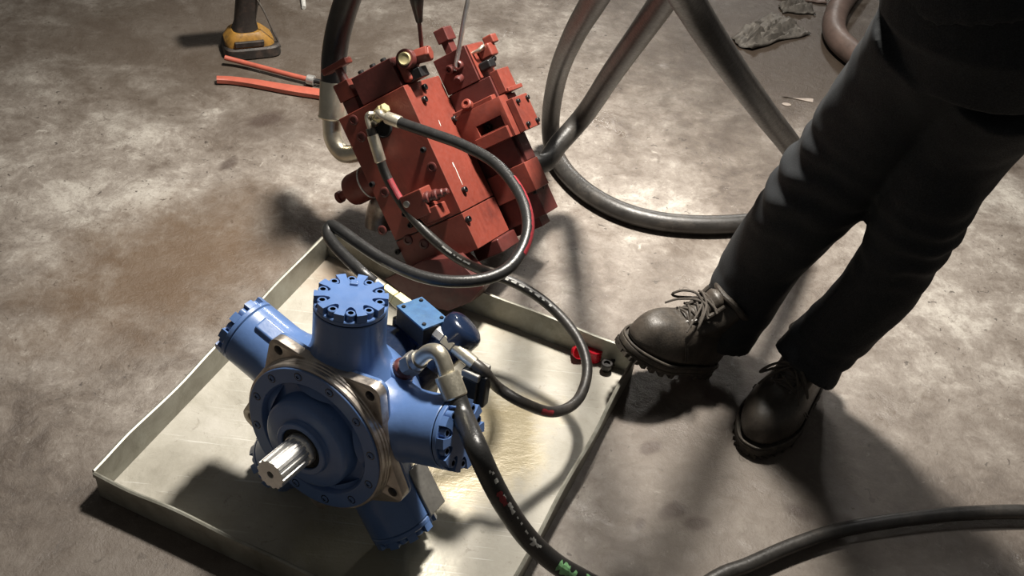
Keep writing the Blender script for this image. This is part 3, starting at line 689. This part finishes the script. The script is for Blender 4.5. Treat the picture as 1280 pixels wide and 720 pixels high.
# ================================================================== tools on the floor, upper left
P = [at(281, 72, .022), at(300, 77, .016), at(330, 85, .014), at(360, 93, .014), at(384, 99, .014)]
rd = thing('orange_rod', 'thin orange-red rod with steel collar pointing at the thick hose', 'rod', T(P[0])); I = T(-P[0])
bm = bmesh.new(); tube(bm, [I @ p for p in P], .0065, 30, 12); obj('rod', bm, MAT['orange'], rd)
bm = bmesh.new(); cyl(bm, I @ at(384, 99, .014), I @ at(393, 101, .014), .0125, .0125, 20, .001); obj('collar', bm, MAT['steel'], rd)
bm = bmesh.new(); tube(bm, [I @ at(393, 101, .014), I @ at(408, 104, .013), I @ at(428, 110, .012)], .0065, 12, 12); obj('rod_tip', bm, MAT['black'], rd)
P = [at(271, 99, .012), at(290, 100, .010), at(320, 104, .010), at(360, 111, .010), at(400, 117, .010), at(440, 125, .010)]
S = resample(P, 40); I = T(-S[0]); bm = bmesh.new(); prev = None
for i, (p, x, y, t_) in enumerate(frames(S)):
    u = i / 40; hw = .009 + .006 * min(1, u * 1.6); s = t_.cross(V((0, 0, 1))).normalized()
    row = [bm.verts.new(I @ (p + s * a + V((0, 0, b)))) for a, b in ((-hw, -.006), (hw, -.006), (hw, .004), (hw * .7, .006), (-hw * .7, .006), (-hw, .004))]
    if prev:
        for k in range(6): bm.faces.new((prev[k], prev[(k + 1) % 6], row[(k + 1) % 6], row[k]))
    else: bm.faces.new(row)
    prev = row
bm.faces.new(prev)
o = obj('orange_bar', bm, MAT['orange'], None); o.location = S[0]; tag(o, 'flat orange-red steel bar on the concrete, the lower of the two orange tools', 'bar')

# cordless tool standing on its battery
B = at(314, 62, 0); fwdv = (at(346, 62, 0) - at(284, 68, 0)).normalized(); CM = frame(B, fwdv, V((0, 0, 1)).cross(fwdv), V((0, 0, 1)))
tl = thing('cordless_tool', 'dirty yellow and black cordless tool standing on its battery at top left', 'power tool', CM)
def loft(bm, secs, M=None, n=24, p=3.0):
    """stack of superellipse sections (cx,cy,z,hx,hy)"""
    rings = []
    for cx, cy, z, hx, hy in secs:
        r = []
        for i in range(n):
            a = 2 * pi * i / n; c_, s_ = cos(a), sin(a)
            r.append(bm.verts.new(V((cx + hx * abs(c_) ** (2 / p) * (1 if c_ > 0 else -1), cy + hy * abs(s_) ** (2 / p) * (1 if s_ > 0 else -1), z))))
        rings.append(r)
    for A, B_ in zip(rings, rings[1:]):
        for i in range(n): bm.faces.new((A[i], A[(i + 1) % n], B_[(i + 1) % n], B_[i]))
    bm.faces.new(rings[0]); bm.faces.new(rings[-1])
    if M: bm.transform(M)
bm = bmesh.new(); loft(bm, [(0, 0, 0, .068, .048), (0, 0, .004, .072, .052), (0, 0, .026, .070, .050), (0, 0, .030, .066, .046)], n=32, p=5); obj('battery', bm, MAT['tool'], tl)
bm = bmesh.new(); loft(bm, [(-.004, 0, .0302, .062, .044), (-.006, 0, .040, .060, .042), (-.010, 0, .058, .044, .036), (-.01, 0, .064, .036, .030)], n=32, p=4); yb = obj('battery_top', bm, MAT['yellow'], tl)
bm = bmesh.new(); box(bm, (-.045, -.047, .034), (.028, -.036, .048)); obj('front_badge', bm, MAT['tool'], yb, bevel=.002)
bm = bmesh.new(); loft(bm, [(-.012, 0, .060, .034, .028), (-.010, 0, .085, .027, .023), (-.004, 0, .12, .028, .024), (.004, 0, .16, .030, .026), (.01, 0, .19, .036, .028)], n=24, p=2.5); obj('handle', bm, MAT['tool'], tl)
bm = bmesh.new(); tube(bm, [V((-.085, 0, .215)), V((-.02, 0, .215)), V((.05, 0, .215)), V((.10, 0, .215))], .03, 30, 24, rfn=lambda u: .030 if u < .6 else .030 - .03 * (u - .6)); obj('tool_body', bm, MAT['yellow'], tl)
bm = bmesh.new(); box(bm, (.018, -.006, .125), (.030, .006, .165)); obj('trigger', bm, MAT['black'], tl, bevel=.002)
bm = bmesh.new(); tube(bm, [V((.012, -.02, .17)), V((.035, -.03, .12)), V((.055, -.03, .06)), V((.072, -.02, .012))], .0022, 20, 8); obj('wrist_strap', bm, MAT['foil'], tl)

# crumpled rag and clutter, upper right
def crumple(name, px, py, sx, sy, ang, h_, seed, mat, label, cat='rag'):
    c = at(px, py, 0); bm = bmesh.new(); n = 26; V_ = []
    for i in range(n + 1):
        row = []
        for j in range(n + 1):
            x = (i / n - .5) * 2; y = (j / n - .5) * 2
            z = h_ * (.25 + 1.1 * abs(noise.noise(V((x * 1.9 + seed, y * 2.3, 0)))) + .55 * abs(noise.noise(V((x * 5 + seed, y * 5, 3)))))
            e = 1 - max(abs(x), abs(y)) ** 4; z = z * (.15 + .85 * e) + .002
            wx = .25 * noise.noise(V((x * 1.5, y * 1.5, seed + 9))) ; wy = .25 * noise.noise(V((x * 1.5, y * 1.5, seed + 19)))
            row.append(bm.verts.new((sx * (x + wx), sy * (y + wy) * (1 + .3 * x), z)))
        V_.append(row)
    for i in range(n):
        for j in range(n): bm.faces.new((V_[i][j], V_[i + 1][j], V_[i + 1][j + 1], V_[i][j + 1]))
    o = obj(name, bm, MAT[mat], None, angle=25); o.location = c; o.rotation_euler = (0, 0, ang)
    so = o.modifiers.new('thick', 'SOLIDIFY'); so.thickness = .0015
    return tag(o, label, cat)
crumple('crumpled_rag', 958, 44, .115, .055, .75, .045, 2.3, 'foil', 'crumpled dirty grey rag on the dark wet floor at top right')
crumple('rag_strip', 994, 12, .05, .03, .3, .03, 7.1, 'foil', 'small dark cloth scrap beside the crumpled rag, nearest the frame top')
crumple('torn_scrap', 992, -8, .09, .05, .2, .03, 5.1, 'rubber_brown', 'brown torn packaging scrap behind the crumpled rag', 'scrap')
# pale slip of tape on the floor
for (x0, y0), (x1, y1), nm, lb in (((377, -14), (380, 12), 'tape_strip', 'short pale strip on the floor near the top beside the thick hose'),):
    a, b = at(x0, y0), at(x1, y1); bm = bmesh.new(); cyl(bm, V((0, 0, .008)), b - a + V((0, 0, .006)), .008, .006, 10)
    o = obj(nm, bm, MAT['whiteprint'], None); o.location = a; tag(o, lb, 'strip')
for k, ((x, y), s, lb) in enumerate((((997, 124), .030, 'thin pale drip of paint on the brown floor, the long one'), ((983, 131), .012, 'small round pale drip left of the long drip'))):
    bm = bmesh.new(); R = []
    for i in range(16):
        a = 2 * pi * i / 16; R.append(bm.verts.new((s * cos(a) * (1.4 if k == 0 else 1), s * (.25 if k == 0 else .6) * sin(a) + (.25 * s * cos(a * 1.5) if k == 0 else 0), .001)))
    f = bm.faces.new(R); g_ = bmesh.ops.extrude_face_region(bm, geom=[f]); bmesh.ops.translate(bm, verts=[v for v in g_['geom'] if isinstance(v, bmesh.types.BMVert)], vec=(0, 0, .001))
    o = obj('paint_drip', bm, MAT['drip'], None); o.location = at(x, y, 0); tag(o, lb, 'paint drip')

# ================================================================== caps and plugs in the tray corner
def cup_mesh(r, h, t_=.002):
    bm = bmesh.new(); lathe(bm, [(0, 0), (r * .94, 0), (r, .002), (r, h - .001), (r - .001, h), (r - t_, h), (r - t_, .004), (0, .004)], None, 28, False); return mesh_of(bm, 'cap')
for k, (x, y, z, r, h_, tilt, lb) in enumerate((
    (722, 435, .013, .0135, .018, (.9, .3), 'small bright red plastic cap half hidden behind the slim hose'),
    (732, 424, .014, .0150, .020, (1.0, -.4), 'open red plastic cap tipped towards the tray wall'),
    (742, 444, .0025, .0150, .027, (0, 0), 'largest red plastic cap standing upright beside the black plugs'))):
    me = cup_mesh(r, h_); me.materials.append(MAT['redcap']); o = bpy.data.objects.new('red_cap', me); COL.objects.link(o)
    o.location = at(x, y + 4, z); o.rotation_euler = (tilt[0], tilt[1], 0); tag(o, lb, 'cap', 'plastic caps in the tray corner')
    if k == 2:
        bm = bmesh.new(); lathe(bm, [(0, h_ - .003), (r - .0025, h_ - .003), (r - .0025, h_ - .0005), (0, h_ - .0005)], None, 28, False); obj('cap_top', bm, MAT['redcap'], o)
def plug(x, y, z, rx, ry, rz, lb, s=1.0):
    o = thing('black_plug', lb, 'plug', T(at(x, y, z)) @ Matrix.Rotation(rz, 4, 'Z') @ Matrix.Rotation(rx, 4, 'X') @ Matrix.Rotation(ry, 4, 'Y') @ Matrix.Scale(s, 4), 'black plugs in the tray corner')
    bm = bmesh.new(); lathe(bm, [(.0065, 0), (.0075, .001), (.0075, .010), (.0065, .011)], None, 20); obj('plug_body', bm, MAT['blackcap'], o)
    bm = bmesh.new(); lathe(bm, [(.0105, .011), (.0115, .012), (.0115, .019), (.0100, .0205), (.0062, .0205), (.0055, .015), (0, .015)], None, 24); obj('plug_head', bm, MAT['blackcap'], o)
plug(757, 441, .0025, 0, 0, 0, 'black threaded plug beside the big red cap, farthest from the camera', 1.05)
plug(763, 447, .012, 1.5, .3, .4, 'black plug lying on its side below the upright plug', .8)
plug(757, 463, .0025, 0, 0, 0, 'brownish black plug standing alone nearest the camera', 1.0)
plug(781, 447, .0025, .12, .1, 0, 'black plug under the toe of the raised boot', 1.3)
plug(776, 456, .009, 1.4, .5, 2.4, 'small black plug lying in the very corner of the tray', .8)

# ================================================================== person
A1, A2 = at(884, 418, .115), at(1000, 470, .115)
L1 = [at(898, 421, .070), at(913, 394, .12), at(935, 358, .19), at(960, 320, .27), at(1003, 265, .40), at(1045, 215, .50), at(1087, 163, .60), at(1138, 100, .72), at(1190, 38, .84)]
L2 = [at(1003, 458, .11), at(1030, 428, .16), at(1070, 390, .25), at(1108, 345, .35), at(1140, 290, .46), at(1170, 230, .56), at(1210, 160, .67), at(1262, 88, .80)]
K1 = L1[5]; K2 = L2[4]
H1 = L1[8]; H2 = L2[7]
pel = (H1 + H2) / 2 + V((.0, 0, .07))
person = thing('person', 'person in black workwear and worn leather work boots, one toe resting on the tray corner', 'person', T((pel.x, pel.y, 0)))
PI_ = T((-pel.x, -pel.y, 0))
# continuous body (mostly under the clothes)
verts = []; edges = []; rad = []
def J(p, r, par=None):
    verts.append(PI_ @ V(p)); rad.append(r)
    if par is not None: edges.append((par, len(verts) - 1))
    return len(verts) - 1
face = V((-1, -.15, 0)).normalized(); side = V((-face.y, face.x, 0))
jp = J(pel, (.12, .10)); sp1 = J(pel + V((-.05, 0, .16)), (.12, .095), jp); sp2 = J(pel + V((-.13, 0, .32)), (.14, .10), sp1); ch = J(pel + V((-.20, 0, .45)), (.13, .09), sp2)
nk = J(pel + V((-.25, 0, .54)), (.055, .055), ch); hd0 = J(pel + V((-.29, 0, .61)), (.062, .07), nk)
SH = pel + V((-.19, 0, .44)); hands = []
for s, Hh, K, A in ((1, H2, K2, A2), (-1, H1, K1, A1)):
    sd = (H2 - H1).normalized() * s
    LL = L2 if s == 1 else L1
    pr = jp
    for q_, rr_ in ((-1, .065), (-2, .058), (-3, .052), (-4, .045), (-5, .042), (-6, .040), (-7, .036)): pr = J(LL[q_], (rr_, rr_), pr)
    u = J(SH + sd * .18, (.055, .055), ch); el = SH + sd * .25 + V((.06, 0, -.24)); v_ = J(el, (.040, .040), u)
    wr = SH + sd * .10 + V((-.16, 0, -.20)); x_ = J(wr, (.026, .026), v_); J(wr + (wr - el).normalized() * .05 - sd * .015, (.034, .020), x_); hands.append((wr, el, sd))
me = bpy.data.meshes.new('body'); me.from_pydata([tuple(v) for v in verts], edges, []); body = bpy.data.objects.new('body', me); COL.objects.link(body); body.parent = person
sk = body.modifiers.new('skin', 'SKIN'); lay = me.skin_vertices[0] if me.skin_vertices else None
if lay is None:
    bm = bmesh.new(); bm.from_mesh(me); bm.verts.layers.skin.verify(); bm.to_mesh(me); bm.free(); lay = me.skin_vertices[0]
for i, r in enumerate(rad): lay.data[i].radius = r
lay.data[0].use_root = True
sb = body.modifiers.new('sub', 'SUBSURF'); sb.levels = 2; sb.render_levels = 2; me.materials.append(MAT['skin'])
sk.use_smooth_shade = True
# head with face, off the top of the picture
hc = PI_ @ (pel + V((-.335, 0, .70))); fd = (face + V((0, 0, -.45))).normalized(); HM = frame(hc, fd, side, fd.cross(side))
bm = bmesh.new(); bmesh.ops.create_uvsphere(bm, u_segments=32, v_segments=24, radius=1)
for v in bm.verts:
    x, y, z = v.co; y2 = y * .076 * (1 - .22 * max(0, -z)); x2 = x * .095 + (.010 if z < -.3 and x > 0 else 0); z2 = z * .118
    nose = max(0, 1 - (y / .2) ** 2) * max(0, 1 - ((z + .12) / .22) ** 2) * (.024 if x > 0 else 0); eye = sum(math.exp(-((y - q) ** 2 + (z - .06) ** 2) / .02) for q in (-.4, .4)) * (.008 if x > 0 else 0)
    lips = math.exp(-((z + .45) ** 2) / .004 - y * y / .08) * (.006 if x > 0 else 0)
    v.co = V((x2 + nose - eye + lips, y2, z2))
bm.transform(HM); obj('head', bm, MAT['skin'], person)
bm = bmesh.new()
for q in (-1, 1): lathe(bm, [(.004, 0), (.018, .004), (.020, .012), (.010, .016), (0, .010)], HM @ T((-.005, .073 * q, -.005)) @ Matrix.Rotation(-q * pi / 2, 4, 'X'), 16)
obj('ear', bm, MAT['skin'], person)
for q in (-1, 1):
    bm = bmesh.new(); lathe(bm, [(0, .012), (.008, .008), (.011, 0), (.008, -.008), (0, -.012)], HM @ T((.080, .030 * q, .008)), 16); obj('eye', bm, MAT['hair'], person)
bm = bmesh.new(); bmesh.ops.create_uvsphere(bm, u_segments=28, v_segments=18, radius=1)
bmesh.ops.delete(bm, geom=[v for v in bm.verts if v.co.z < .15 + .75 * v.co.x], context='VERTS')
for v in bm.verts: v.co = V((v.co.x * .104 - .003, v.co.y * .083, v.co.z * .126 + .002))
bm.transform(HM); obj('hair', bm, MAT['hair'], person)
for wr, el, sd in hands:      # hands, folded in front above the frame
    W_ = PI_ @ wr; dr = (wr - el).normalized(); dn = V((0, 0, -1)); ac = -sd
    for k in range(5):
        o_ = W_ + dr * (.085 if k else .03) + ac * (.028 - .0185 * k if k else .035); ll = (.05, .072, .078, .072, .058)[k]; bm = bmesh.new()
        dd_ = dr if k else (dr + ac * .8).normalized()
        tube(bm, [o_ - dd_ * .025, o_, o_ + dd_ * ll * .5 + dn * .006, o_ + dd_ * ll * .8 + dn * .022], .0085, 10, 10); obj('finger', bm, MAT['skin'], person)

def cloth_leg(bm, P, R, seed, n=120, seg=40, side_dir=None):
    S = resample(P, n); F = frames(S); rings = []; L = len(S) - 1
    for i, (p, x, y, t_) in enumerate(F):
        u = i / L; k = u * (len(R) - 1); a_ = int(min(k, len(R) - 2)); r = R[a_] + (R[a_ + 1] - R[a_]) * (k - a_)
        row = []
        for j in range(seg):
            a = 2 * pi * j / seg; d = x * cos(a) + y * sin(a)
            q = V((cos(a) * 1.2, sin(a) * 1.2, u * 7 + seed))
            fold = .050 * noise.noise(q) + .030 * noise.noise(q * 2.1 + V((3, 1, 7)))
            wr_ = math.exp(-((u - .52) / .12) ** 2) + 1.0 * math.exp(-((u - .02) / .12) ** 2)
            fold += .045 * wr_ * sin(u * 95 + 2.2 * cos(a + seed) + 3 * noise.noise(q)) * (.5 + .5 * cos(a - 1 + seed))
            rr = r * (1 + fold * 1.5); row.append(bm.verts.new(p + d * rr))
        rings.append(row)
    for A_, B_ in zip(rings, rings[1:]):
        for j in range(seg): bm.faces.new((A_[j], A_[(j + 1) % seg], B_[(j + 1) % seg], B_[j]))
    bm.faces.new(rings[0]); bm.faces.new(rings[-1])
bm = bmesh.new()
cloth_leg(bm, [PI_ @ p for p in L1], [.066, .067, .070, .075, .079, .083, .088, .092, .10], 1.3)
cloth_leg(bm, [PI_ @ p for p in L2], [.062, .062, .062, .062, .070, .078, .086, .10], 6.1)
c_ = (PI_ @ L1[-1] + PI_ @ L2[-1]) / 2
tube(bm, [c_ + V((0, 0, -.03)), c_ + V((0, 0, .05)), c_ + V((-.02, 0, .14))], .14, 14, 32, rfn=lambda u: .11 + .035 * min(1, u * 2))
o = obj('trousers', bm, MAT['cloth'], person); rm = o.modifiers.new('fuse', 'REMESH'); rm.mode = 'VOXEL'; rm.voxel_size = .0055; rm.use_smooth_shade = True
sm = o.modifiers.new('soft', 'SMOOTH'); sm.iterations = 3
bm = bmesh.new(); sdv = (H2 - H1).normalized()
Q = lambda v: PI_ @ v
tube(bm, [Q(pel + V((.0, 0, .07))), Q(pel + V((-.05, 0, .16))), Q(pel + V((-.13, 0, .32))), Q(pel + V((-.20, 0, .47)))], .16, 24, 32, rfn=lambda u: .165 - .02 * sin(pi * u) if u < .85 else .165 - .5 * (u - .85))
for s in (1, -1):
    sd = sdv * s; tube(bm, [Q(SH + sd * .06), Q(SH + sd * .18 + V((0, 0, -.02))), Q(SH + sd * .25 + V((.06, 0, -.24)))], .07, 24, 24, rfn=lambda u: .078 - .018 * u)
    tube(bm, [Q(SH + sd * .25 + V((.065, 0, -.245))), Q(SH + sd * .17 + V((-.05, 0, -.225))), Q(SH + sd * .105 + V((-.145, 0, -.203)))], .055, 20, 24, rfn=lambda u: .057 - .012 * u)
o = obj('work_jacket', bm, MAT['cloth'], person); rm = o.modifiers.new('fuse', 'REMESH'); rm.mode = 'VOXEL'; rm.voxel_size = .009; rm.use_smooth_shade = True

# boots: local x toe, z up, origin at heel bottom
def outline(x0, x1, wdt, n=40, ball=.12):
    pts = []; L_ = x1 - x0
    for i in range(n):
        a = 2 * pi * i / n; c_, s_ = cos(a), sin(a)
        cx = (abs(c_) ** .72) * (1 if c_ > 0 else -1); u = .5 + .5 * cx
        wd = wdt * (.78 + .26 * math.exp(-((u - .70) / .24) ** 2) - .04 * u)
        pts.append((x0 + L_ * u, wd * (abs(s_) ** .74) * (1 if s_ > 0 else -1)))
    return pts
def build_boot(M, seed):
    bt = bpy.data.objects.new('boot', None); COL.objects.link(bt); bt.parent = person; bt.matrix_local = PI_ @ M
    secs = [(.022, .006, .292, .0530), (.036, .004, .293, .0545), (.050, .003, .291, .0545), (.064, .004, .288, .0520), (.076, .006, .281, .0485), (.086, .008, .268, .0430), (.093, .009, .245, .0380), (.098, .010, .205, .0375), (.110, .010, .176, .0380), (.123, .009, .150, .0385), (.138, .006, .136, .0400), (.155, .004, .130, .0415), (.166, .004, .130, .0420)]
    bm = bmesh.new(); rings = []
    for z, x0, x1, wd in secs:
        row = []
        for (x, y) in outline(x0, x1, wd):
            q = V((x * 28, y * 28, z * 28 + seed)); crease = .0035 * noise.noise(q * .8) * (1 if x < .2 else .15) + (.0018 * sin(x * 420) if .15 < x < .21 and z > .05 else 0)
            row.append(bm.verts.new((x, y * (1 + crease * 12), z + crease * .5)))
        rings.append(row)
    for A_, B_ in zip(rings, rings[1:]):
        for j in range(len(A_)): bm.faces.new((A_[j], A_[(j + 1) % len(A_)], B_[(j + 1) % len(A_)], B_[j]))
    bm.faces.new(rings[0]); bm.faces.new(rings[-1])
    up = obj('upper', bm, MAT['leather'], bt, angle=60); s_ = up.modifiers.new('s', 'SUBSURF'); s_.levels = 1; s_.render_levels = 1
    bm = prism([outline(-.002, .302, .0590)], .011, T((0, 0, .014)), .002)
    b2_ = prism([outline(-.002, .300, .0585)], .006, T((0, 0, .0075)), .001); mt = mesh_of(b2_, 't'); bm.from_mesh(mt)
    for k, (x, y) in enumerate(outline(.006, .294, .0525, 30)):
        if not (.10 < x < .135): box(bm, (x - .006, y - .006, .0005), (x + .006, y + .006, .009))
    sl = obj('sole', bm, MAT['sole'], bt, angle=35)
    # welt line, toe cap seam, collar
    bm = bmesh.new(); ol = outline(.0, .298, .0572, 60); tube(bm, [V((x, y, .0275)) for x, y in ol + ol[:1]], .0026, 120, 8); obj('welt', bm, MAT['sole'], bt)
    bm = bmesh.new()
    for xo, zt in ((.205, .0945), (.198, .097)): tube(bm, [V((xo - .035, -.0555, .040)), V((xo - .012, -.050, .066)), V((xo, -.028, zt - .007)), V((xo + .003, 0, zt - .002)), V((xo, .028, zt - .007)), V((xo - .012, .050, .066)), V((xo - .035, .0555, .040))], .0014, 50, 6)
    obj('toe_seam', bm, MAT['lace'], bt)
    bm = bmesh.new(); cl = outline(.0, .136, .0440, 48); tube(bm, [V((x, y, .162 + .006 * sin(x * 60))) for x, y in cl + cl[:1]], .0065, 90, 10); obj('collar', bm, MAT['leather'], bt)
    bm = bmesh.new()   # tongue
    for sx in (0,):
        tube(bm, [V((.188, 0, .097)), V((.166, 0, .118)), V((.150, 0, .138)), V((.142, 0, .155)), V((.138, 0, .166))], .018, 24, 16, rfn=lambda u: (.013 + .005 * u) * (1 if u < .9 else 1 - 5 * (u - .9)))
    bm.transform(Matrix.Diagonal((1, 1.25, 1, 1)).to_4x4()); obj('tongue', bm, MAT['leather'], bt)
    for sgn in (-1, 1):   # lacing facings
        bm = bmesh.new(); tube(bm, [V((.196, sgn * .014, .098)), V((.172, sgn * .021, .114)), V((.155, sgn * .025, .133)), V((.142, sgn * .028, .158))], .0042, 24, 8); obj('facing', bm, MAT['leather'], bt)
    bm = bmesh.new(); st = [(.190, .104), (.176, .116), (.164, .130), (.155, .146)]
    for i, (x, z) in enumerate(st):
        wd = .021 + .0025 * i
        tube(bm, [V((x, -wd - .004, z - .004)), V((x + .004, 0, z + .006)), V((x, wd + .004, z - .004))], .0023, 14, 8)
        if i < 3: x2, z2 = st[i + 1]; tube(bm, [V((x, -wd, z)), V(((x + x2) / 2 + .006, 0, (z + z2) / 2 + .008)), V((x2, wd, z2))], .0023, 14, 8); tube(bm, [V((x, wd, z)), V(((x + x2) / 2 + .009, 0, (z + z2) / 2 + .009)), V((x2, -wd, z2))], .0023, 14, 8)
    K = V((.170, 0, .140))
    for s_ in (-1, 1):
        tube(bm, [K, K + V((.010, s_ * .018, .004)), K + V((.024, s_ * .036, -.008)), K + V((.030, s_ * .047, -.027)), K + V((.020, s_ * .040, -.026)), K + V((.006, s_ * .014, -.004)), K], .0025, 40, 8)
        tube(bm, [K, K + V((.014, s_ * .014, -.008)), K + V((.032, s_ * .030, -.026)), K + V((.042, s_ * .040, -.045))], .0022, 20, 8)
    obj('laces', bm, MAT['lace'], bt)
    return bt
def boot_M(heel, toe, roll=0, sx=.90):
    x = (toe - heel).normalized(); y = V((0, 0, 1)).cross(x).normalized(); return frame(heel, x, y, x.cross(y)) @ Matrix.Rotation(roll, 4, 'X') @ Matrix.Diagonal((sx, 1, 1, 1)).to_4x4()
toe1 = at(773, 437, .12); heel1 = at(881, 460, 0.004); heel1 = toe1 - (toe1 - heel1).normalized() * .24
build_boot(boot_M(heel1, toe1, radians(0), .80), 0)
toe2 = at(922, 580, 0); dir2 = (toe2 - at(1008, 474, 0)); dir2.z = 0; heel2 = toe2 - dir2.normalized() * .297
build_boot(boot_M(heel2, toe2), 4)
